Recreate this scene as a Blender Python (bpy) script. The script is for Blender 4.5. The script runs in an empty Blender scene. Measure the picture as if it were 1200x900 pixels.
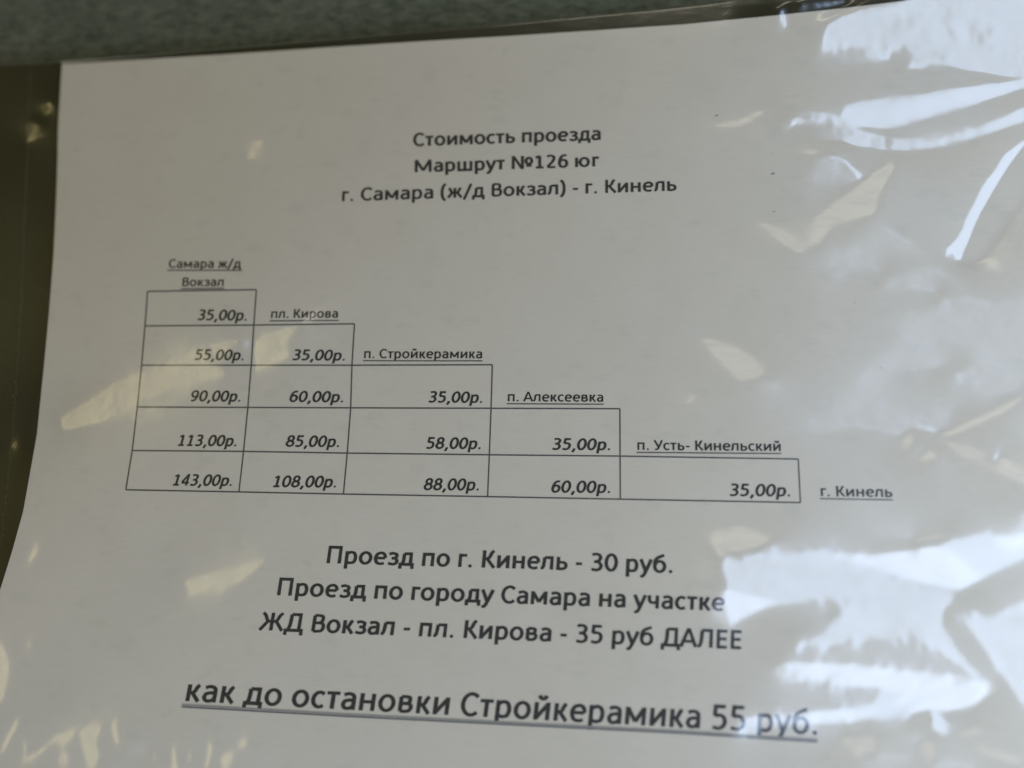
import bpy, math
import numpy as np
from mathutils import Matrix, Vector

# ------------------------------------------------------------------ camera
F = 950.0                                  # focal length in photo pixels (photo is 1200 wide)
MM = 0.001
ax = np.array([7700., -50., 950.]); ax /= np.linalg.norm(ax)      # sheet +x seen in camera axes
ay = np.array([80., 4450., -950.]); ay -= ax*ay.dot(ax); ay /= np.linalg.norm(ay)
az = np.cross(ax, ay)
R = np.array([ax, ay, az])                 # camera -> sheet
DIST = 232*MM
CAM = -R @ np.array([0, 0, -DIST])         # the ray through the picture centre meets the sheet at 0,0,0
C = bpy.context.scene
cd = bpy.data.cameras.new('camera'); cam = bpy.data.objects.new('camera', cd)
C.collection.objects.link(cam); C.camera = cam
m = Matrix.Identity(4)
for i in range(3):
    for j in range(3): m[i][j] = R[i, j]
    m[i][3] = CAM[i]
cam.matrix_world = m
cd.sensor_width = 36; cd.lens = F/1200*36
cd.clip_start = 0.005; cd.clip_end = 20
cd.dof.use_dof = True; cd.dof.focus_distance = 0.228; cd.dof.aperture_fstop = cd.lens/9.0

# ------------------------------------------------------------------ light
w = bpy.data.worlds.new('World'); C.world = w; w.use_nodes = True
w.node_tree.nodes['Background'].inputs[0].default_value = (1.0, 0.84, 0.22, 1)
w.node_tree.nodes['Background'].inputs[1].default_value = 0.070
def area(name, centre, target, sx, sy, radiance, col):
    l = bpy.data.lights.new(name, 'AREA'); l.shape = 'RECTANGLE'; l.size = sx; l.size_y = sy
    l.energy = radiance*math.pi*sx*sy; l.color = col
    o = bpy.data.objects.new(name, l); C.collection.objects.link(o)
    o.location = centre
    o.rotation_euler = (Vector(target)-Vector(centre)).to_track_quat('-Z', 'Y').to_euler()
    return o
# window on the right: plane x = WX, y in WY, z in WZ
WX, WY, WZ = 0.40, (-0.62, 0.17), (0.05, 0.43)
area('window_light', (WX, sum(WY)/2, sum(WZ)/2), (0, sum(WY)/2, sum(WZ)/2), WY[1]-WY[0], WZ[1]-WZ[0], 5.6, (0.55, 0.71, 1.0))
# warm panel added on the left for the streak of cream glare: plane x = LX
LX, LY, LZ = -0.75, (-0.30, 0.28), (0.36, 0.62)
area('left_light', (LX, sum(LY)/2, sum(LZ)/2), (0, sum(LY)/2, sum(LZ)/2), LY[1]-LY[0], LZ[1]-LZ[0], 2.6, (1.0, 0.84, 0.38))
# warm panel added beyond the top for the small cream glints: plane y = TY
TY, TX, TZ = 0.75, (-0.12, 0.36), (0.45, 0.72)
area('top_light', (sum(TX)/2, TY, sum(TZ)/2), (sum(TX)/2, 0, sum(TZ)/2), TX[1]-TX[0], TZ[1]-TZ[0], 2.2, (1.0, 0.93, 0.76))
# added fill from behind the viewer, brightens the lower part of the sheet
area('near_fill', (0.20, -0.55, 0.34), (0.06, 0.0, 0.0), 0.60, 0.32, 2.9, (0.66, 0.77, 1.0))
C.view_settings.view_transform = 'Standard'; C.view_settings.look = 'None'
C.view_settings.exposure = 0; C.view_settings.gamma = 1
C.render.engine = 'CYCLES'; C.cycles.use_denoising = True
C.cycles.transparent_max_bounces = 12

# ------------------------------------------------------------------ geometry helpers
def H(x, y):                               # height of the sheet over the folder back, metres
    x = np.asarray(x, float); y = np.asarray(y, float)
    u = np.clip((0.02-x)/0.16, 0, None); v = np.clip((0.075-y)/0.18, 0, None)
    return 0.0020+0.0125*np.minimum(u, 1.25)**1.7*np.minimum(v, 1.25)**1.6+0.0008*np.sin(x*22+0.6)*np.sin(y*17)**2
def at(px, py, off=0.0):                   # photo pixel -> point on the sheet (lifted by off)
    px = np.asarray(px, float); py = np.asarray(py, float)
    d = np.stack([px-600, 450-py, -F+0*px], -1) @ R.T
    z = np.zeros_like(px)+off
    for _ in range(12):
        t = (z-CAM[2])/d[..., 2]
        X = CAM[0]+t*d[..., 0]; Y = CAM[1]+t*d[..., 1]
        z = H(X, Y)+off
    t = (z-CAM[2])/d[..., 2]
    return np.stack([CAM[0]+t*d[..., 0], CAM[1]+t*d[..., 1], z], -1)
def flat(px, py, z=0.0):
    px = np.asarray(px, float); py = np.asarray(py, float)
    d = np.stack([px-600, 450-py, -F+0*px], -1) @ R.T
    t = (z-CAM[2])/d[..., 2]
    return np.stack([CAM[0]+t*d[..., 0], CAM[1]+t*d[..., 1], z+0*px], -1)
def mesh(name, V, Fc, mat, parent=None, smooth=False):
    me = bpy.data.meshes.new(name)
    V = np.asarray(V, np.float32)
    if isinstance(Fc, np.ndarray):
        n, k = Fc.shape
        me.vertices.add(len(V)); me.vertices.foreach_set('co', V.ravel())
        me.loops.add(n*k); me.loops.foreach_set('vertex_index', Fc.ravel().astype(np.int32))
        me.polygons.add(n); me.polygons.foreach_set('loop_start', (np.arange(n)*k).astype(np.int32))
        me.update(calc_edges=True)
    else:
        me.from_pydata(V.tolist(), [], Fc)
    if smooth: me.shade_smooth()
    me.materials.append(mat)
    o = bpy.data.objects.new(name, me); C.collection.objects.link(o)
    if parent: o.parent = parent
    return o
def gridfaces(nr, nc):
    i, j = np.meshgrid(np.arange(nr-1), np.arange(nc-1), indexing='ij')
    a = i*nc+j
    return np.stack([a, a+1, a+nc+1, a+nc], -1).reshape(-1, 4)
def slab(name, top, bottom, nr, nc, mat, parent=None, smooth=False):
    """closed sheet: top and bottom are (nr, nc, 3), rim joined"""
    f = gridfaces(nr, nc); N = nr*nc
    idx = np.arange(N).reshape(nr, nc)
    ring = np.concatenate([idx[0, :-1], idx[:-1, -1], idx[-1, :0:-1], idx[:0:-1, 0]])
    nx = np.roll(ring, -1)
    tv, bv = top.reshape(-1, 3), bottom.reshape(-1, 3); M = len(ring); q = np.arange(M); qn = np.roll(q, -1)
    side = np.stack([q, q+M, qn+M, qn], -1)+2*N
    V = np.concatenate([tv, bv, tv[ring], bv[ring]])
    return mesh(name, V, np.concatenate([f, f[:, ::-1]+N, side]), mat, parent, smooth)
def empty(name, loc=(0, 0, 0)):
    o = bpy.data.objects.new(name, None); C.collection.objects.link(o); o.location = loc; o.empty_display_size = 0.02
    return o
def tag(o, label=None, cat=None, kind=None, group=None):
    for k, v in (('label', label), ('category', cat), ('kind', kind), ('group', group)):
        if v: o[k] = v

# ------------------------------------------------------------------ materials
def material(name):
    mt = bpy.data.materials.new(name); mt.use_nodes = True
    nt = mt.node_tree; nt.nodes.clear()
    out = nt.nodes.new('ShaderNodeOutputMaterial')
    return mt, nt, out
def node(nt, t, **kw):
    n = nt.nodes.new(t)
    for k, v in kw.items():
        if k in n.inputs.keys(): n.inputs[k].default_value = v
        else: setattr(n, k, v)
    return n
def noise(nt, scale, detail=3, rough=0.5, stretch=(1, 1, 1), w=0):
    tc = node(nt, 'ShaderNodeTexCoord'); mp = node(nt, 'ShaderNodeMapping')
    mp.inputs['Scale'].default_value = stretch; mp.inputs['Location'].default_value = (w, w*1.7, 0)
    n = node(nt, 'ShaderNodeTexNoise', Scale=scale, Detail=detail, Roughness=rough)
    nt.links.new(tc.outputs['Object'], mp.inputs[0]); nt.links.new(mp.outputs[0], n.inputs['Vector'])
    return n
def ramp(nt, src, stops):
    r = node(nt, 'ShaderNodeValToRGB'); e = r.color_ramp.elements
    e[0].position, e[0].color = stops[0][0], (*stops[0][1], 1)
    e[1].position, e[1].color = stops[1][0], (*stops[1][1], 1)
    for p, c in stops[2:]:
        k = e.new(p); k.color = (*c, 1)
    nt.links.new(src, r.inputs[0]); return r
def mul(nt, a, b):
    x = node(nt, 'ShaderNodeMix', data_type='RGBA', blend_type='MULTIPLY'); x.inputs[0].default_value = 1
    nt.links.new(a, x.inputs[6]); nt.links.new(b, x.inputs[7]); return x.outputs[2]

def mat_paper():
    mt, nt, out = material('office_paper')
    b = node(nt, 'ShaderNodeBsdfPrincipled', Roughness=0.85); b.inputs['Specular IOR Level'].default_value = 0.2
    a = ramp(nt, noise(nt, 60, 4).outputs[0], [(0.3, (0.690, 0.610, 0.500)), (0.7, (0.712, 0.632, 0.522))])
    # damp cockled spots, mostly in the upper half
    s = ramp(nt, noise(nt, 190, 2, 0.5, (0.8, 1.2, 1), 3).outputs[0], [(0.60, (1, 1, 1)), (0.70, (0.955, 0.963, 0.96))])
    fib = ramp(nt, noise(nt, 900, 2, 0.6, (0.25, 1.6, 1), 5).outputs[0], [(0.3, (0.965, 0.965, 0.965)), (0.7, (1, 1, 1))])
    c = mul(nt, mul(nt, a.outputs[0], s.outputs[0]), fib.outputs[0])
    nt.links.new(c, b.inputs['Base Color'])
    bump = node(nt, 'ShaderNodeBump', Strength=0.25, Distance=0.0002)
    nt.links.new(noise(nt, 120, 4).outputs[0], bump.inputs['Height']); nt.links.new(bump.outputs[0], b.inputs['Normal'])
    nt.links.new(b.outputs[0], out.inputs[0]); return mt
def mat_ink(name, dark, light):
    mt, nt, out = material(name)
    b = node(nt, 'ShaderNodeBsdfPrincipled', Roughness=0.7); b.inputs['Specular IOR Level'].default_value = 0.25
    a = ramp(nt, noise(nt, 1600, 3, 0.7).outputs[0], [(0.35, dark), (0.72, light)])
    nt.links.new(a.outputs[0], b.inputs['Base Color'])
    nt.links.new(b.outputs[0], out.inputs[0]); return mt
def mat_folder():
    mt, nt, out = material('dark_folder_plastic')
    b = node(nt, 'ShaderNodeBsdfPrincipled', Roughness=0.55); b.inputs['Specular IOR Level'].default_value = 0.3
    a = ramp(nt, noise(nt, 90, 4, 0.6, (1, 0.35, 1)).outputs[0], [(0.3, (0.012, 0.014, 0.006)), (0.7, (0.020, 0.022, 0.011))])
    nt.links.new(a.outputs[0], b.inputs['Base Color'])
    bump = node(nt, 'ShaderNodeBump', Strength=0.3, Distance=0.0002)
    nt.links.new(noise(nt, 1500, 2).outputs[0], bump.inputs['Height']); nt.links.new(bump.outputs[0], b.inputs['Normal'])
    nt.links.new(b.outputs[0], out.inputs[0]); return mt
def mat_felt():
    mt, nt, out = material('grey_felt')
    b = node(nt, 'ShaderNodeBsdfPrincipled', Roughness=1.0); b.inputs['Specular IOR Level'].default_value = 0.1
    b.inputs['Sheen Weight'].default_value = 0.15
    a = ramp(nt, noise(nt, 430, 5, 0.7, (0.55, 1.25, 1)).outputs[0], [(0.34, (0.062, 0.068, 0.042)), (0.66, (0.168, 0.172, 0.112))])
    g = ramp(nt, noise(nt, 60, 2, 0.5, (0.6, 1, 1), 2).outputs[0], [(0.3, (0.86, 0.88, 0.86)), (0.7, (1, 1, 1))])
    nt.links.new(mul(nt, a.outputs[0], g.outputs[0]), b.inputs['Base Color'])
    bump = node(nt, 'ShaderNodeBump', Strength=0.9, Distance=0.0006)
    nt.links.new(noise(nt, 700, 5, 0.7, (0.5, 1.2, 1)).outputs[0], bump.inputs['Height']); nt.links.new(bump.outputs[0], b.inputs['Normal'])
    nt.links.new(b.outputs[0], out.inputs[0]); return mt
def mat_film():
    """clear plastic film: see-through, with a sharp mirror layer and a faint hazy one"""
    mt, nt, out = material('clear_plastic_film')
    tr = node(nt, 'ShaderNodeBsdfTransparent', Color=(0.97, 0.97, 0.955, 1))
    sharp = node(nt, 'ShaderNodeBsdfGlossy', Roughness=0.18, Color=(1, 1, 1, 1))
    haze = node(nt, 'ShaderNodeBsdfGlossy', Roughness=0.42, Color=(1, 1, 1, 1))
    bump = node(nt, 'ShaderNodeBump', Strength=0.35, Distance=0.0004)
    nt.links.new(noise(nt, 130, 3, 0.55, (0.7, 1.2, 1), 9).outputs[0], bump.inputs['Height'])
    for g in (sharp, haze): nt.links.new(bump.outputs[0], g.inputs['Normal'])
    lw = node(nt, 'ShaderNodeLayerWeight', Blend=0.5)         # Schlick reflectance, the same from both sides
    pw = node(nt, 'ShaderNodeMath', operation='POWER'); pw.inputs[1].default_value = 5
    fr = node(nt, 'ShaderNodeMath', operation='MULTIPLY_ADD'); fr.inputs[1].default_value = 0.88; fr.inputs[2].default_value = 0.060
    nt.links.new(lw.outputs['Facing'], pw.inputs[0]); nt.links.new(pw.outputs[0], fr.inputs[0])
    m1 = node(nt, 'ShaderNodeMixShader'); m2 = node(nt, 'ShaderNodeMixShader')
    m1.inputs[0].default_value = 0.045
    nt.links.new(tr.outputs[0], m1.inputs[1]); nt.links.new(haze.outputs[0], m1.inputs[2])
    nt.links.new(fr.outputs[0], m2.inputs[0])
    nt.links.new(m1.outputs[0], m2.inputs[1]); nt.links.new(sharp.outputs[0], m2.inputs[2])
    nt.links.new(m2.outputs[0], out.inputs[0]); return mt
PAPER = mat_paper(); INK = mat_ink('black_toner', (0.016, 0.016, 0.018), (0.045, 0.045, 0.048))
GREY = mat_ink('grey_toner', (0.27, 0.255, 0.225), (0.36, 0.34, 0.31))
LINE = mat_ink('thin_toner', (0.06, 0.06, 0.062), (0.12, 0.12, 0.122))
FOLDER = mat_folder(); FELT = mat_felt(); FILM = mat_film()

# ------------------------------------------------------------------ surface below: felt
n = 90
gx, gy = np.meshgrid(np.linspace(-0.9, 0.9, n), np.linspace(-0.7, 0.7, n))
gz = -0.0035+0.0007*np.sin(gx*31+1)*np.sin(gy*23)
top = np.stack([gx, gy, gz], -1)
felt = slab('felt_surface', top, top-np.array([0, 0, 0.01]), n, n, FELT, smooth=True)
tag(felt, 'grey green felt covered surface behind the folder along the top', None, 'structure')

# ------------------------------------------------------------------ folder back
TOPE = np.array([(-160, 84), (0, 77), (70, 73), (200, 62), (400, 45.5), (600, 28), (800, 10), (950, 0), (1100, -12), (1330, -31)], float)
te = flat(TOPE[:, 0], TOPE[:, 1], 0.0)
XL, XR, YB = -0.190, 0.245, -0.150
def ytop(x): return np.interp(x, te[:, 0], te[:, 1])
sleeve = empty('document_folder', (0, 0, -0.0025))
tag(sleeve, 'dark folder pocket with wrinkled clear plastic front holding the printed fare sheet', 'folder')
nc, nr = 160, 60
xs = np.linspace(XL, XR, nc)
tt = np.linspace(0, 1, nr)[:, None]
gx = np.repeat(xs[None], nr, 0); gy = YB+(ytop(xs)[None]-YB)*tt
top = np.stack([gx, gy, 0*gx], -1)
bot = top-np.array([0, 0, 0.0022])
o = slab('back_panel', top, bot, nr, nc, FOLDER, None)
o.parent = sleeve; o.matrix_parent_inverse = Matrix.Translation((0, 0, 0.0025))

# ------------------------------------------------------------------ fare sheet
LE = np.array([(72.5, 75), (68, 150), (62.5, 300), (57, 370), (51, 433), (43, 510), (27, 600), (14, 647), (0, 692), (-24, 760), (-60, 850), (-105, 950)], float)
TE = np.array([(72.5, 75), (200, 67.5), (400, 54.3), (500, 48), (600, 42), (700, 35.5), (800, 28.7), (900, 19), (985, 10), (1100, -4), (1190, -15), (1285, -24)], float)
le = at(LE[:, 0], LE[:, 1]); tp = at(TE[:, 0], TE[:, 1])
nc, nr = 170, 130
u = np.linspace(0, 1, nc)[None]; v = np.linspace(0, 1, nr)[:, None]
x0 = np.interp(np.linspace(le[0, 1], le[-1, 1], nr), le[::-1, 1], le[::-1, 0])[:, None]
yl = np.linspace(le[0, 1], le[-1, 1], nr)[:, None]
x1 = tp[-1, 0]
gx = x0+(x1-x0)*u
topy = np.interp(gx, tp[:, 0], tp[:, 1])
gy = topy+(yl-le[0, 1])
gz = H(gx, gy)
top = np.stack([gx, gy, gz], -1)
sheet = slab('fare_sheet', top[::-1], top[::-1]-np.array([0, 0, 0.00012]), nr, nc, PAPER, smooth=False)
sheet.data.polygons.foreach_set('use_smooth', np.r_[np.ones(2*(nr-1)*(nc-1), bool), np.zeros(2*(nr-1)+2*(nc-1), bool)])
tag(sheet, 'white printed bus fare sheet with a stepped price table under clear plastic', 'paper sheet')

# ------------------------------------------------------------------ lettering (stroke drawn humanist sans serif)
def ell(cx, cy, rx, ry, a0=0, a1=360):
    n = max(8, int(abs(a1-a0)/15)); a = np.radians(np.linspace(a0, a1, n+1))
    return ('c' if abs(a1-a0) == 360 else 'o', np.stack([cx+rx*np.cos(a), cy+ry*np.sin(a)], -1))
def ln(*p): return ('o', np.array(p, float))
def sm(*p):                                # smooth curve through the points
    p = np.array(p, float); q = np.vstack([2*p[0]-p[1], p, 2*p[-1]-p[-2]]); out = []
    for i in range(1, len(q)-2):
        for t in np.linspace(0, 1, 6)[:-1]:
            a, b, c, d = q[i-1], q[i], q[i+1], q[i+2]
            out.append(0.5*((2*b)+(-a+c)*t+(2*a-5*b+4*c-d)*t*t+(-a+3*b-3*c+d)*t**3))
    out.append(p[-1]); return ('o', np.array(out))
def dot(cx, cy, r):
    a = np.radians(np.arange(0, 360, 36)); return ('d', np.stack([cx+r*np.cos(a), cy+r*np.sin(a)], -1))
G = {
 'о': (527, [ell(263, 235, 179, 203)]), 'с': (423, [ell(255, 235, 172, 203, 48, 312)]),
 'т': (400, [ln((20, 433), (380, 433)), ln((200, 433), (200, 0))]),
 'и': (550, [ln((115, 470), (115, 0)), ln((435, 470), (435, 0)), ln((122, 40), (428, 430))]),
 'й': (550, [ln((115, 470), (115, 0)), ln((435, 470), (435, 0)), ln((122, 40), (428, 430)), sm((185, 655), (210, 590), (275, 562), (340, 590), (365, 655))]),
 'м': (672, [ln((112, 470), (112, 0)), ln((560, 470), (560, 0)), ln((120, 440), (336, 90), (552, 440))]),
 'ь': (480, [ln((115, 470), (115, 0)), sm((115, 276), (250, 276), (355, 246), (392, 155), (352, 68), (250, 37), (115, 37))]),
 'п': (535, [ln((115, 0), (115, 433), (420, 433), (420, 0))]),
 'р': (525, [ln((115, 470), (115, -185)), sm((115, 340), (165, 400), (265, 433), (375, 395), (428, 245), (385, 80), (270, 35), (170, 55), (115, 95))]),
 'е': (498, [ln((95, 245), (425, 245)), sm((425, 245), (415, 345), (355, 420), (260, 438), (145, 385), (92, 245), (140, 85), (270, 33), (405, 62))]),
 'з': (430, [sm((65, 402), (185, 436), (315, 405), (338, 340), (290, 262), (160, 249)), sm((160, 249), (300, 240), (358, 140), (310, 55), (190, 33), (55, 68))]),
 'д': (545, [ln((60, -125), (60, 37), (485, 37), (485, -125)), sm((120, 45), (160, 150), (172, 300), (175, 433)), ln((175, 433), (415, 433), (415, 40))]),
 'а': (479, [ln((375, 0), (375, 300)), sm((92, 398), (190, 434), (300, 425), (362, 375), (375, 300)), sm((375, 262), (240, 262), (130, 225), (95, 135), (140, 52), (225, 33), (310, 62), (375, 125))]),
 'ш': (760, [ln((115, 470), (115, 37), (645, 37), (645, 470)), ln((380, 470), (380, 37))]),
 'у': (453, [ln((45, 470), (232, 35)), sm((412, 470), (330, 260), (225, 10), (165, -105), (115, -145), (45, -150))]),
 'ю': (745, [ln((115, 470), (115, 0)), ln((115, 240), (275, 240)), ell(450, 235, 178, 203)]),
 'г': (352, [ln((115, 0), (115, 433), (345, 433))]),
 'ж': (690, [ln((345, 470), (345, 0)), sm((80, 462), (150, 400), (220, 260), (345, 240)), sm((610, 462), (540, 400), (470, 260), (345, 240)), ln((235, 245), (60, 0)), ln((455, 245), (630, 0))]),
 'к': (460, [ln((115, 470), (115, 0)), ln((115, 242), (190, 242)), sm((385, 462), (325, 400), (265, 275), (190, 242)), ln((205, 250), (405, 0))]),
 'л': (520, [sm((22, 38), (85, 60), (125, 170), (150, 433)), ln((150, 433), (408, 433), (408, 0))]),
 'н': (540, [ln((115, 470), (115, 0)), ln((425, 470), (425, 0)), ln((115, 243), (425, 243))]),
 'в': (500, [ln((115, 433), (115, 37)), sm((115, 433), (250, 433), (345, 415), (360, 345), (325, 270), (240, 250), (115, 250)), sm((240, 250), (370, 230), (402, 145), (350, 58), (250, 37), (115, 37))]),
 'б': (537, [ell(268, 222, 176, 190), sm((92, 222), (98, 380), (150, 500), (250, 570), (420, 630))]),
 'ч': (495, [sm((100, 470), (103, 340), (130, 245), (220, 205), (380, 235)), ln((380, 470), (380, 0))]),
 'ц': (545, [ln((115, 470), (115, 37), (490, 37), (490, -125)), ln((415, 470), (415, 37))]),
 'С': (533, [ell(315, 317, 232, 286, 45, 315)]),
 'М': (855, [ln((125, 0), (125, 600), (428, 80), (730, 600), (730, 0))]),
 'В': (544, [ln((125, 598), (125, 37)), sm((125, 598), (280, 598), (390, 570), (415, 470), (370, 370), (270, 338), (125, 338)), sm((270, 338), (420, 310), (458, 185), (400, 65), (270, 37), (125, 37))]),
 'К': (543, [ln((125, 635), (125, 0)), ln((125, 325), (205, 325)), sm((465, 628), (390, 550), (315, 385), (205, 325)), ln((225, 340), (500, 0))]),
 'А': (579, [ln((35, 0), (265, 600), (314, 600), (544, 0)), ln((105, 195), (475, 195))]),
 'У': (530, [ln((50, 635), (285, 180)), sm((490, 635), (380, 370), (270, 130), (190, 45), (70, 37))]),
 'П': (640, [ln((125, 0), (125, 598), (515, 598), (515, 0))]),
 'Ж': (880, [ln((440, 635), (440, 0)), sm((95, 628), (190, 540), (290, 350), (440, 325)), sm((785, 628), (690, 540), (590, 350), (440, 325)), ln((300, 335), (55, 0)), ln((580, 335), (825, 0))]),
 'Д': (660, [ln((62, -135), (62, 37), (608, 37), (608, -135)), sm((140, 45), (190, 200), (208, 400), (212, 598)), ln((212, 598), (518, 598), (518, 40))]),
 'Л': (615, [sm((25, 38), (100, 65), (150, 230), (178, 598)), ln((178, 598), (490, 598), (490, 0))]),
 'Е': (488, [ln((430, 598), (125, 598), (125, 37), (430, 37)), ln((125, 325), (405, 325))]),
 '0': (507, [ell(253, 317, 177, 286)]),
 '1': (507, [ln((85, 520), (262, 608), (262, 37)), ln((95, 37), (430, 37))]),
 '2': (507, [sm((75, 560), (165, 603), (270, 600), (360, 540), (370, 440), (290, 290), (90, 60)), ln((85, 37), (435, 37))]),
 '3': (507, [sm((75, 585), (200, 608), (320, 585), (372, 490), (330, 385), (250, 342), (150, 330)), sm((150, 330), (310, 318), (402, 190), (350, 70), (220, 30), (70, 62))]),
 '4': (507, [ln((345, 0), (345, 600), (310, 600), (55, 165), (470, 165))]),
 '5': (507, [ln((405, 598), (128, 598), (118, 350)), sm((118, 350), (230, 372), (350, 335), (402, 210), (350, 80), (220, 30), (70, 60))]),
 '6': (507, [ell(265, 205, 160, 176), sm((105, 205), (120, 380), (190, 540), (290, 600), (410, 598))]),
 '8': (507, [ell(253, 470, 140, 135), ell(253, 178, 172, 148)]),
 '9': (507, [ell(242, 430, 160, 176), sm((402, 430), (387, 255), (317, 95), (217, 35), (97, 37))]),
 '№': (1010, [ln((120, 0), (120, 590), (160, 590), (480, 45), (520, 45), (520, 635)), ell(800, 380, 125, 150), ln((680, 140), (920, 140))]),
 '.': (252, [dot(126, 48, 62)]), ',': (250, [sm((150, 85), (148, 10), (120, -60), (75, -120))]),
 '-': (306, [ln((45, 240), (262, 240))]), '/': (386, [ln((45, -110), (345, 660))]),
 '(': (303, [sm((245, 690), (140, 540), (100, 280), (140, 20), (245, -130))]),
 ')': (303, [sm((58, 690), (163, 540), (203, 280), (163, 20), (58, -130))]),
 ' ': (226, [])}
def stroke_poly(kind, P, wt):
    """quads strip for a centre line; horizontals a little thinner than stems"""
    closed = kind == 'c'
    if closed: P = P[:-1]
    d = (np.roll(P, -1, 0)-P); d /= np.maximum(np.linalg.norm(d, axis=1, keepdims=True), 1e-9)
    n = len(P); L, Rr = [], []
    for i in range(n):
        if closed: a, b = d[i-1], d[i]
        else: a = d[i-1] if i > 0 else d[i]; b = d[i] if i < n-1 else d[i-1]
        t = a+b; t /= max(np.linalg.norm(t), 1e-6); nn = np.array([-t[1], t[0]])
        k = min(1/max(abs(nn.dot(np.array([-b[1], b[0]]))), 0.35), 2.2)
        hw = wt/2*(1-0.2*t[0]**2)*k
        L.append(P[i]+nn*hw); Rr.append(P[i]-nn*hw)
    V = np.array(L+Rr); f = [(i, i+1, n+i+1, n+i) for i in range(n-1)]
    if closed: f.append((n-1, 0, n, 2*n-1))
    return V, f
def cut(kind, P):
    """a pen lifts at very sharp corners"""
    if kind != 'o': return [(kind, P)]
    out, a = [], 0
    for i in range(1, len(P)-1):
        u_, v_ = P[i]-P[i-1], P[i+1]-P[i]
        if u_.dot(v_) < -0.15*np.linalg.norm(u_)*np.linalg.norm(v_): out.append(('o', P[a:i+1])); a = i
    return out+[('o', P[a:])]
def text_mesh(name, s, bl, br, ch, lean=(0., 0.), wt=92, slant=0.0, parent=None, mat=None, jit=0.0):
    """s is laid between the baseline pixels bl and br; ch = cap height left, right"""
    V, Fc = [], []; x = 0; k = 0; base = 0
    ink0 = None; ink1 = 0
    pen = 0
    for c in s:
        adv, st = G[c]
        for kind, P in [(k_, p_) for kk, pp in st for k_, p_ in cut(kk, pp)]:
            if kind == 'd': v, f = P, [tuple(range(len(P)))]
            else: v, f = stroke_poly(kind, P, wt)
            v = v+np.array([pen, 0]); v[:, 0] += v[:, 1]*slant
            V.append(np.c_[v, np.full(len(v), (k % 23)*1.6e-6)]); Fc += [tuple(base+i for i in q) for q in f]
            base += len(v); k += 1
        pen += adv
    V = np.vstack(V); bx = V[:, 0]
    lo = min(bx[V[:, 1] < 700].min(), bx.max()); hi = bx.max()
    U = (V[:, 0]-lo)/(hi-lo); W = V[:, 1]/635.0
    px = bl[0]+(br[0]-bl[0])*U; py = bl[1]+(br[1]-bl[1])*U
    cap = ch[0]+(ch[1]-ch[0])*U; le_ = lean[0]+(lean[1]-lean[0])*U
    px = px+W*cap*le_; py = py-W*cap
    P3 = at(px, py); P3[:, 2] += 0.00004+V[:, 2]
    # faces towards the viewer
    o = mesh(name, P3, Fc, mat or INK, parent)
    return o
def rule_mesh(name, segs, wpx, parent, mat=None, z=0.00003):
    V, Fc = [], []; b = 0
    for s_i, pts in enumerate(segs):
        p = np.array(pts, float)
        q = [p[0]]
        for i in range(len(p)-1):
            n = max(2, int(np.linalg.norm(p[i+1]-p[i])/12))
            q += [p[i]+(p[i+1]-p[i])*t for t in np.linspace(0, 1, n+1)[1:]]
        q = np.array(q); d = np.gradient(q, axis=0); d /= np.linalg.norm(d, axis=1, keepdims=True)
        nn = np.stack([-d[:, 1], d[:, 0]], -1)*wpx/2
        P = np.r_[q+nn, q-nn]; P3 = at(P[:, 0], P[:, 1]); P3[:, 2] += z+s_i*1.5e-6
        n = len(q); V.append(P3); Fc += [(b+i, b+i+1, b+n+i+1, b+n+i) for i in range(n-1)]; b += 2*n
    return mesh(name, np.vstack(V), Fc, mat or LINE, parent)

text_mesh('heading_line', 'Стоимость проезда', (484, 171.5), (704, 164), (15.3, 15.3), (0.0, 0.02), 136, parent=sheet)
text_mesh('heading_line', 'Маршрут №126 юг', (486, 202), (702, 195), (15, 15), (0.0, 0.0), 136, parent=sheet)
text_mesh('heading_line', 'г. Самара (ж/д Вокзал) - г. Кинель', (400.5, 236), (793, 223.5), (15.3, 15.3), (0.05, -0.02), 126, parent=sheet)
V0 = [(173, 341.5), (170, 382), (166, 428), (161, 477), (155, 528), (147.5, 574)]
V1 = [(300.5, 339.5), (297.5, 381), (294.5, 428), (290.5, 477.5), (285.5, 529), (280, 576.5)]
V2 = [(415.5, 379.5), (412.5, 428), (411, 478), (407, 531), (402.5, 579)]
V3 = [(577, 427.5), (575.5, 478.5), (573.5, 533), (571.5, 582)]
V4 = [(726.5, 479), (726.7, 534.5), (727, 585)]
V5 = [(935.5, 538), (938, 589)]
Hs = [[V0[0], V1[0]], [V0[1], V1[1], V2[0]], [V0[2], V1[2], V2[1], V3[0]], [V0[3], V1[3], V2[2], V3[1], V4[0]],
      [V0[4], V1[4], V2[3], V3[2], V4[1], V5[0]], [V0[5], V1[5], V2[4], V3[3], V4[2], V5[1]]]
table = rule_mesh('fare_table', [V0, V1, V2, V3, V4, V5]+Hs, 1.7, sheet)
def stop_name(s, bl, br, cap, lean):
    o = text_mesh('stop_name', s, bl, br, (cap, cap), (lean, lean), 120, parent=table, mat=LINE if 0 else INK)
    return o
def under(parts, wpx=1.3): rule_mesh('name_underline', parts, wpx, table, LINE, 0.00009)
stop_name('Самара ж/д', (197.5, 314), (282.5, 314), 10.2, 0.08); under([[(196, 316.8), (283.5, 316.8)]])
stop_name('Вокзал', (213.5, 335.5), (262, 335.3), 10.2, 0.08); under([[(212, 338.6), (263, 338)]])
stop_name('пл. Кирова', (317.5, 372.8), (396, 372.3), 10.3, 0.07); under([[(316, 376.2), (397, 375.6)]])
stop_name('п. Стройкерамика', (426.5, 419.8), (565, 420), 10.8, 0.05); under([[(425.5, 422.8), (565.5, 423)]])
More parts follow.
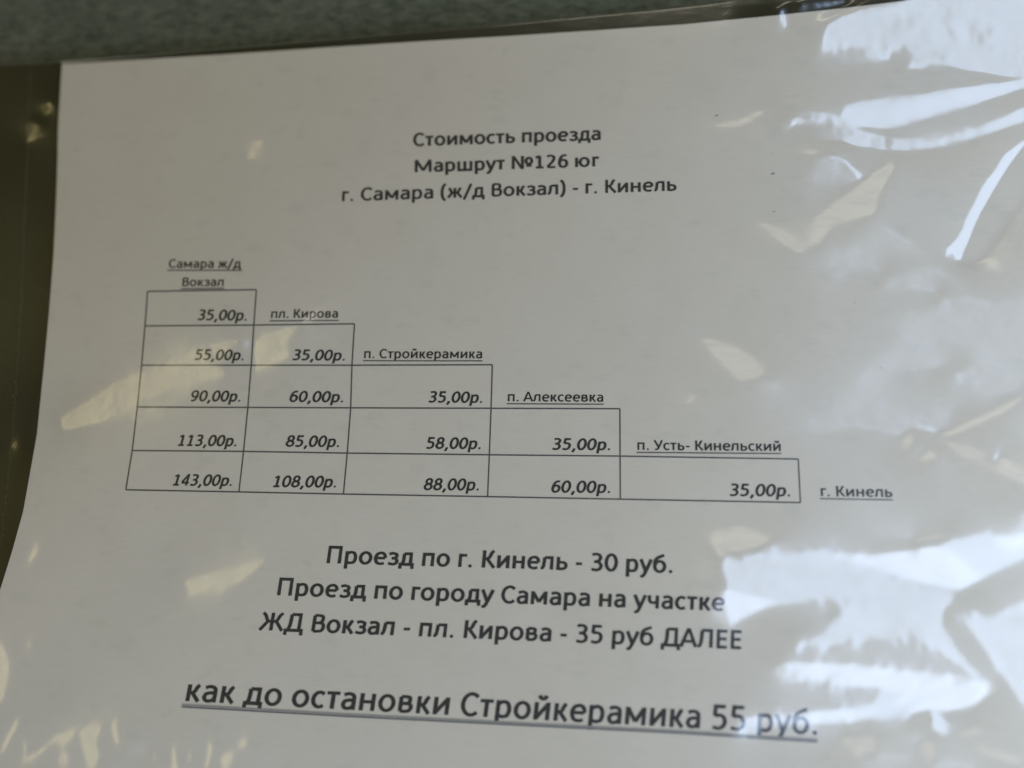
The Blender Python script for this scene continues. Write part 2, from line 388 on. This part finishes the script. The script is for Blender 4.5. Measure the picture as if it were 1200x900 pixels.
stop_name('п. Алексеевка', (595, 470.3), (707, 470.8), 11, 0.02); under([[(594, 473.2), (707.5, 473.8)]])
stop_name('п. Усть- Кинельский', (747, 527.2), (915, 528.6), 11.5, -0.02); under([[(746, 530.2), (915.5, 531.6)]])
stop_name('г. Кинель', (962, 581.3), (1046, 582.6), 12, -0.05); under([[(961, 584.4), (1046.5, 585.8)]])
def price(s, x0, x1, y, cap, lean):
    text_mesh('price', s, (x0, y-0.3), (x1, y+0.3), (cap, cap), (lean, lean), 137, 0.17, table)
price('35,00р.', 231.5, 289, 375.4, 12.2, 0.07)
price('55,00р.', 228, 285.3, 422, 12.2, 0.09); price('35,00р.', 342.5, 404, 422.3, 12.3, 0.07)
price('90,00р.', 223.5, 281.5, 470.4, 12.5, 0.10); price('60,00р.', 339, 402, 471.2, 12.7, 0.07); price('35,00р.', 502, 565, 471.8, 12.8, 0.04)
price('113,00р.', 208.5, 277, 522.7, 12.8, 0.12); price('85,00р.', 334.5, 397.3, 523.6, 13, 0.08); price('58,00р.', 499.3, 563.3, 526, 13.2, 0.04); price('35,00р.', 647, 715, 527.3, 13.3, 0.01)
price('143,00р.', 202.5, 271.5, 569.2, 13, 0.15); price('108,00р.', 320, 393.6, 571, 13.3, 0.1); price('88,00р.', 496.3, 561, 574.5, 13.6, 0.05); price('60,00р.', 646, 715, 577.4, 13.8, 0.01); price('35,00р.', 855, 926, 581.4, 14, -0.04)
text_mesh('note_line', 'Проезд по г. Кинель - 30 руб.', (382.5, 660), (788, 671.5), (20, 20.5), (0.14, 0.03), 126, parent=sheet)
text_mesh('note_line', 'Проезд по городу Самара на участке', (324.5, 697.5), (849.5, 716), (20.2, 20.8), (0.15, 0.02), 126, parent=sheet)
text_mesh('note_line', 'ЖД Вокзал - пл. Кирова - 35 руб ДАЛЕЕ', (302.5, 738.3), (868.5, 760.5), (20.8, 21.3), (0.18, 0.03), 126, parent=sheet)
big = text_mesh('note_line', 'как до остановки Стройкерамика 55 руб.', (217, 821.5), (957.5, 861), (26.5, 29), (0.2, 0.04), 116, parent=sheet)
rule_mesh('underline', [[(213.5, 826.5), (400, 837.3), (600, 847.5), (800, 857.5), (958, 867.5)]], 3.6, big, GREY, 0.0001)
rule_mesh('underline', [[(213.8, 828.4), (400, 839.2), (600, 849.4), (800, 859.4), (958, 869.4)]], 1.3, big, LINE, 0.00012)

rngs = np.random.default_rng(2)
# stray specks of toner on the sheet
for px_, py_, r_ in ((840, 135.5, 3.6), (905.5, 203.5, 4.2), (907, 248, 2.2), (1001, 355, 2.0), (1032, 431, 2.0), (383, 560, 1.4), (905, 180, 1.4)):
    a_ = np.radians(np.arange(0, 360, 45)); rr = rngs.uniform(0.7, 1.2, 8)*r_/2.6
    P3 = at(px_+1.9*rr*np.cos(a_), py_-0.8*rr*np.sin(a_)-0.3*rr*np.cos(a_)); P3[:, 2] += 0.00004
    mesh('toner_speck', P3, [tuple(range(8))], GREY, sheet)

# ------------------------------------------------------------------ clear film: a height field whose wrinkles are shaped to place the glare
BLUE = [
 [(962, 62), (966, 32), (985, 20), (1010, 12), (1060, 3), (1100, -20), (1290, -30), (1290, 110), (1200, 88), (1180, 88), (1130, 80), (1100, 70), (1060, 60), (1000, 55)],
 [(985, 138), (990, 126), (1005, 122), (1050, 118), (1110, 108), (1200, 96), (1260, 88), (1200, 102), (1150, 118), (1100, 133), (1045, 149), (1010, 147)],
 [(925, 138), (985, 139), (1005, 156), (1040, 167), (1100, 165), (1150, 150), (1200, 128), (1280, 100), (1280, 112), (1200, 140), (1150, 159), (1100, 171), (1060, 175), (1010, 171), (960, 163), (935, 150)],
 [(1280, 60), (1200, 168), (1180, 182), (1150, 225), (1125, 280), (1117, 305), (1132, 300), (1160, 245), (1195, 190), (1280, 90)],
 [(848, 652), (900, 646), (960, 645), (1018, 652), (1060, 645), (1110, 632), (1150, 627), (1290, 627), (1290, 640), (1200, 655), (1160, 672), (1120, 695), (1105, 715), (1103, 735), (1125, 765), (1150, 795), (1157, 812),
  (1140, 825), (1100, 835), (1060, 841), (1000, 843), (950, 848), (905, 848), (905, 838), (940, 838), (1000, 828), (1055, 816), (1040, 809), (980, 800), (930, 788), (915, 776), (945, 777), (1010, 778), (1060, 785), (1110, 800), (1145, 806), (1125, 780),
  (1100, 755), (1060, 750), (1000, 750), (960, 758), (922, 757), (960, 745), (985, 725), (1000, 708), (960, 705), (900, 710), (872, 723), (857, 735), (853, 720), (847, 702), (853, 684), (846, 668)],
 [(1113, 722), (1130, 728), (1160, 770), (1200, 830), (1290, 900), (1290, 660), (1215, 690), (1190, 712), (1160, 722)],
 [(1012, 62), (1030, 60), (1046, 64), (1036, 69), (1014, 66)], [(1061, 76), (1080, 73), (1089, 77), (1070, 80)],
 [(866, 845), (890, 838), (887, 860), (866, 858)],
 [(915, 10), (921, 12), (924, 32), (918, 33), (912, 22)], [(935, 6), (975, 2), (1000, 1), (975, 6), (945, 9)],
 [(1158, 532), (1166, 528), (1170, 538), (1162, 543)],
]
TOPC = [
 [(930, 144), (940, 152), (960, 166), (990, 173), (965, 180), (945, 182), (936, 165)],
 [(1050, 193), (1020, 205), (1000, 222), (975, 240), (956, 255), (951, 287), (960, 286), (970, 266), (1000, 258), (1026, 250), (1029, 230)],
 [(890, 260), (915, 268), (944, 290), (940, 298), (915, 286)],
 [(823, 396), (855, 403), (885, 420), (891, 442), (865, 447), (845, 425)],
 [(840, 146), (868, 141), (892, 129), (893, 135), (868, 147), (845, 149)],
 [(885, 165), (892, 140), (894, 132), (890, 152)],
 [(1100, 517), (1130, 522), (1165, 535), (1215, 565), (1225, 585), (1180, 560), (1140, 540)],
 [(1096, 511), (1120, 501), (1160, 483), (1200, 462), (1180, 480), (1145, 498), (1112, 512)],
 [(835, 640), (845, 622), (870, 615), (900, 632), (890, 643), (846, 650)],
 [(1055, 515), (1066, 508), (1070, 520), (1062, 527)], [(1075, 535), (1090, 530), (1096, 536), (1080, 542)],
 [(1030, 322), (1039, 322), (1036, 325)], [(1093, 349), (1103, 343), (1098, 350)],
 [(803, 475), (811, 462), (814, 468)], [(1097, 436), (1104, 434), (1103, 438)], [(1110, 433), (1120, 434), (1114, 437)],
 [(982, 862), (1003, 866), (1010, 880), (1003, 890), (996, 876)], [(1010, 858), (1022, 866), (1024, 882), (1016, 872)],
 [(1076, 878), (1085, 862), (1094, 880), (1088, 896), (1082, 878)], [(1120, 860), (1140, 852), (1150, 856), (1135, 864)],
 [(1069, 632), (1090, 629), (1113, 625), (1111, 629), (1090, 633), (1072, 637)], [(1062, 843), (1090, 840), (1086, 846), (1066, 847)],
 [(1138, 870), (1165, 878), (1200, 892), (1190, 896), (1150, 882)],
]
LEFTC = [
 [(70, 490), (110, 466), (135, 449), (165, 437), (200, 425), (230, 412), (262, 403), (285, 399), (270, 408), (246, 416), (240, 425), (265, 437), (264, 441), (240, 443), (225, 450), (200, 455), (160, 471), (110, 494), (72, 504)],
 [(298, 400), (330, 389), (352, 382), (340, 397), (320, 408), (342, 417), (328, 425), (300, 436)],
 [(216, 681), (225, 678), (265, 668), (312, 659), (290, 676), (262, 692), (222, 695)],
 [(50, 134), (60, 121), (62, 123), (54, 132)], [(31, 168), (38, 152), (44, 144), (45, 150), (36, 164)],
 [(288, 186), (298, 174), (311, 161), (305, 173), (296, 185)],
 [(32, 657), (42, 640), (46, 645), (38, 658)], [(12, 522), (20, 516), (22, 522), (14, 524)],
 [(-10, 748), (4, 755), (11, 775), (10, 795), (4, 820), (-10, 830)],
 [(55, 871), (70, 858), (90, 854), (86, 866), (75, 873)], [(93, 856), (108, 850), (121, 850), (113, 868), (118, 885), (112, 900), (104, 898), (96, 875)],
 [(66, 890), (75, 882), (84, 890), (76, 898)], [(24, 865), (32, 874), (30, 885)], [(20, 842), (22, 848), (4, 885), (0, 878)],
 [(130, 848), (137, 845), (143, 874), (133, 870)], [(25, 890), (50, 876), (55, 880), (35, 890)],
 [(203, 872), (208, 885), (210, 905), (200, 905)], [(245, 868), (251, 876), (246, 895), (240, 905), (243, 885)],
 [(278, 869), (290, 866), (292, 873), (283, 877)], [(258, 888), (272, 878), (274, 890), (266, 902), (260, 898)], [(178, 882), (184, 886), (182, 892)], [(218, 880), (225, 884), (224, 895)],
 [(30, 752), (36, 756), (36, 760)],
]
HOLES = [[(118, 471), (129, 459), (143, 454), (137, 468), (125, 477)], [(1036, 30), (1050, 25), (1066, 27), (1080, 32), (1062, 37), (1044, 35)], [(1090, 34), (1105, 30), (1130, 36), (1160, 38), (1172, 45), (1150, 50), (1130, 43), (1110, 40)]]
STEP = 0.0005; NIT = 118
fx = np.arange(XL, XR+STEP/2, STEP); fy = np.arange(YB, ytop(XL)+0.02, STEP)
fy = np.arange(YB, max(te[:, 1])+0.004, STEP)
NX, NY = len(fx), len(fy)
X, Y = np.meshgrid(fx, fy)
HB = H(X, Y)+0.0022
gHy, gHx = np.gradient(HB, STEP)
def inside(poly):
    p = np.array(poly, float); r = np.zeros(PX.shape, bool)
    bb = (PX > p[:, 0].min()) & (PX < p[:, 0].max()) & (PY > p[:, 1].min()) & (PY < p[:, 1].max())
    ii = np.nonzero(bb); x, y = PX[ii], PY[ii]; c = np.zeros(len(x), bool)
    for i in range(len(p)):
        (xa, ya), (xb, yb) = p[i-1], p[i]
        if ya == yb: continue
        k = (ya > y) != (yb > y)
        c ^= k & (x < (xb-xa)*(y-ya)/(yb-ya)+xa)
    r[ii] = c; return r
def lay_out(Z):
    """which light each film point should mirror, for a film lying at height Z"""
    global PX, PY, T, VX, VY, VZ, PZ
    PZ = Z
    D = np.stack([X, Y, Z], -1)-CAM
    Dc = D @ R
    PX = 600+F*Dc[..., 0]/-Dc[..., 2]; PY = 450-F*Dc[..., 1]/-Dc[..., 2]
    T = np.zeros(PX.shape, np.int8)
    for k, ps in ((2, TOPC), (3, LEFTC), (1, BLUE)):
        for p in ps: T[inside(p)] = k
    for p in HOLES: T[inside(p)] = 0
    D /= -np.linalg.norm(D, axis=-1, keepdims=True)
    VX, VY, VZ = D[..., 0], D[..., 1], D[..., 2]
LIGHTS = {1: (0, WX, WY, WZ), 3: (0, LX, LY, LZ), 2: (1, TY, TX, TZ)}
def mirrored(sx, sy):
    n2 = sx*sx+sy*sy+1; dn = (VZ-sx*VX-sy*VY)/n2*2
    return -sx*dn-VX, -sy*dn-VY, dn-VZ
def slope_for(q, axis, plane, o, z):
    """slope that sends the view ray to a point of the light's plane, at film cells q"""
    a, b, c = (plane-X[q], o-Y[q], z-PZ[q]) if axis == 0 else (o-X[q], plane-Y[q], z-PZ[q])
    l = np.sqrt(a*a+b*b+c*c)
    return -(a/l+VX[q])/(c/l+VZ[q]), -(b/l+VY[q])/(c/l+VZ[q])
def blur(a, s):
    r = int(3*s+1); k = np.exp(-0.5*(np.arange(-r, r+1)/s)**2); k /= k.sum()
    a = np.pad(a, r, mode='edge')
    a = np.apply_along_axis(lambda q: np.convolve(q, k, 'valid'), 0, a)
    return np.apply_along_axis(lambda q: np.convolve(q, k, 'valid'), 1, a)
rng = np.random.default_rng(5)
# natural creasing of the film: very gentle everywhere, livelier along the bottom
def band(s0, s1, amp):
    a = blur(rng.standard_normal(X.shape), s0)-0; a /= a.std(); return a*amp
base = band(26, 0, 0.00022)+band(9, 0, 0.000035)
lay_out(HB+0.003)
live = np.clip((PY-850)/50, 0, 1)+0.6*np.clip((PX-1090)/90, 0, 1)*np.clip((640-PY)/60, 0, 1)*np.clip((PY-240)/90, 0, 1)
base = base+band(5, 0, 0.00008)*np.clip(live, 0, 1)
PADX, PADY = 96, 96
kx = 2*np.pi*np.fft.rfftfreq(NX+2*PADX, STEP)[None]; ky = 2*np.pi*np.fft.fftfreq(NY+2*PADY, STEP)[:, None]
K2 = kx**2+ky**2
def poisson(gx, gy, eps, hf):
    a = np.fft.rfft2(np.pad(gx, ((PADY, PADY), (PADX, PADX)))); b = np.fft.rfft2(np.pad(gy, ((PADY, PADY), (PADX, PADX))))
    h = -1j*(kx*a+ky*b)/(K2+eps)*np.exp(-K2*hf*hf/2)
    return np.fft.irfft2(h, s=(NY+2*PADY, NX+2*PADX))[PADY:PADY+NY, PADX:PADX+NX]
by, bx = np.gradient(base, STEP)
edge = np.clip((ytop(X)-Y)/0.008, 0, 1)
edge = edge*edge*(3-2*edge)
def candidates():
    for k, (axis, plane, ro, rZ) in LIGHTS.items():
        q = T == k
        pts = [(ro[0]+(ro[1]-ro[0])*a, rZ[0]+(rZ[1]-rZ[0])*b) for a in np.linspace(0.13, 0.87, 8) for b in np.linspace(0.13, 0.87, 7)]
        sl = [slope_for(q, axis, plane, *p) for p in pts]
        CAND[k] = (np.array([a for a, b in sl]), np.array([b for a, b in sl]))
CAND = {}; candidates()
def project(gx_, gy_):
    """nearest slopes that mirror a light inside the glare patches and lie calm elsewhere"""
    wx, wy_ = gx_+gHx, gy_+gHy
    q = T == 0
    wx[q] -= CALM*(gx_-bx)[q]; wy_[q] -= CALM*(gy_-by)[q]
    rx, ry, rz = mirrored(wx, wy_)
    for k, (axis, plane, ro, rZ) in LIGHTS.items():
        ra, rb, pa, pb = (rx, ry, X, Y) if axis == 0 else (ry, rx, Y, X)
        t = (plane-pa)/np.where(np.abs(ra) < 1e-6, 1e-6, ra)
        o = pb+t*rb; z = PZ+t*rz
        mo, mz = 0.10*(ro[1]-ro[0]), 0.10*(rZ[1]-rZ[0])
        q = (T == k)
        bad = q & (t <= 0)
        o = np.where(t <= 0, pb, o); z = np.where(t <= 0, rZ[1], z)
        q &= bad | (o < ro[0]+mo) | (o > ro[1]-mo) | (z < rZ[0]+mz) | (z > rZ[1]-mz)
        sx, sy = CAND[k]; sub = q[T == k]
        dd = (sx[:, sub]-wx[q])**2+(sy[:, sub]-wy_[q])**2; i = dd.argmin(0); j = np.arange(len(i))
        wx[q] = sx[:, sub][i, j]; wy_[q] = sy[:, sub][i, j]
        q = (T != k) & (t > 0) & (o > ro[0]-mo) & (o < ro[1]+mo) & (z > rZ[0]-mz) & (z < rZ[1]+2*mz)
        if not q.any(): continue
        lin = np.linspace(0, 1, 9); oo = ro[0]-mo+(ro[1]-ro[0]+2*mo)*lin; zz = np.maximum(rZ[0]-mz+(rZ[1]-rZ[0]+2.5*mz)*lin, 0.02)
        best = None
        for po, pz in [(a, zz[-1]) for a in oo]+[(a, zz[0]) for a in oo[::2]]+[(oo[0], b) for b in zz[1:-1]]+[(oo[-1], b) for b in zz[1:-1]]:
            sx, sy = slope_for(q, axis, plane, po, pz); dd = (sx-wx[q])**2+(sy-wy_[q])**2
            if best is None: best = [dd, sx, sy]
            else:
                c = dd < best[0]; best = [np.where(c, dd, best[0]), np.where(c, sx, best[1]), np.where(c, sy, best[2])]
        wx[q], wy_[q] = best[1], best[2]
    return wx-gHx, wy_-gHy
def clear_of_sheet(h): return HB-0.0016+h-np.percentile(h, 0.5)
CALM = 0.05
ux = np.zeros_like(X); uy = np.zeros_like(X); zx, zy = bx, by
for it in range(NIT):
    h = poisson(zx-ux, zy-uy, 1.0/0.07**2, 0.00065)
    gy_, gx_ = np.gradient(h, STEP)
    if it in (20, 45): lay_out(clear_of_sheet(h)); candidates()
    zx, zy = project(gx_+ux, gy_+uy)
    ux = (ux+gx_-zx)*0.97; uy = (uy+gy_-zy)*0.97
print('film height range', h.min(), h.max())
h = h-np.percentile(h, 0.5)
h = np.maximum(h, 0.0)
Zf = (H(X, Y)+0.0006+h)*edge+0.0004*(1-edge)+0.0002
# rows follow the top edge of the folder
nrF = NY
tt = np.linspace(0, 1, nrF)[:, None]
gx = np.repeat(fx[None], nrF, 0); gy = YB+(ytop(fx)[None]-YB)*tt
jj = np.clip((gy-fy[0])/STEP, 0, NY-1.001); j0 = jj.astype(int); fr = jj-j0
ci = np.repeat(np.arange(NX)[None], nrF, 0)
gz = Zf[j0, ci]*(1-fr)+Zf[j0+1, ci]*fr
film = mesh('front_film', np.stack([gx, gy, gz], -1).reshape(-1, 3), gridfaces(nrF, NX), FILM, None, True)
film.parent = sleeve; film.matrix_parent_inverse = Matrix.Translation((0, 0, 0.0025))

# ------------------------------------------------------------------ welded seam down the left of the folder: rows of little pressed dots
SE = np.array([(36, 80), (33, 150), (29, 250), (25, 350), (19, 450), (12, 540), (3, 620), (-8, 700)], float)
def seam(name, ex):
    yy = np.arange(SE[0, 1]+6, SE[-1, 1], 4.2); xx = np.interp(yy, SE[:, 1], SE[:, 0])+ex
    xx += rng.normal(0, 0.5, len(xx)); P = flat(xx, yy, 0.0)
    V, Fc = [], []; b = 0
    for p in P:
        r = 0.00022*rng.uniform(0.7, 1.3); a = np.radians(np.arange(0, 360, 60))
        ring = np.stack([p[0]+r*np.cos(a), p[1]+1.3*r*np.sin(a), 0*a], -1)
        V += ring.tolist()+(ring*[1, 1, 0]+[0, 0, 0.00012]-0.45*(ring-[p[0], p[1], 0])*[1, 1, 0]).tolist()
        Fc += [(b+i, b+(i+1) % 6, b+6+(i+1) % 6, b+6+i) for i in range(6)]+[tuple(b+6+i for i in range(6))]; b += 12
    o = mesh(name, V, Fc, SEAM); o.parent = sleeve; o.matrix_parent_inverse = Matrix.Translation((0, 0, 0.0025))
    o['kind'] = 'stuff'
SEAM = mat_ink('seam_plastic', (0.08, 0.085, 0.055), (0.15, 0.155, 0.11))
seam('weld_seam', 0)
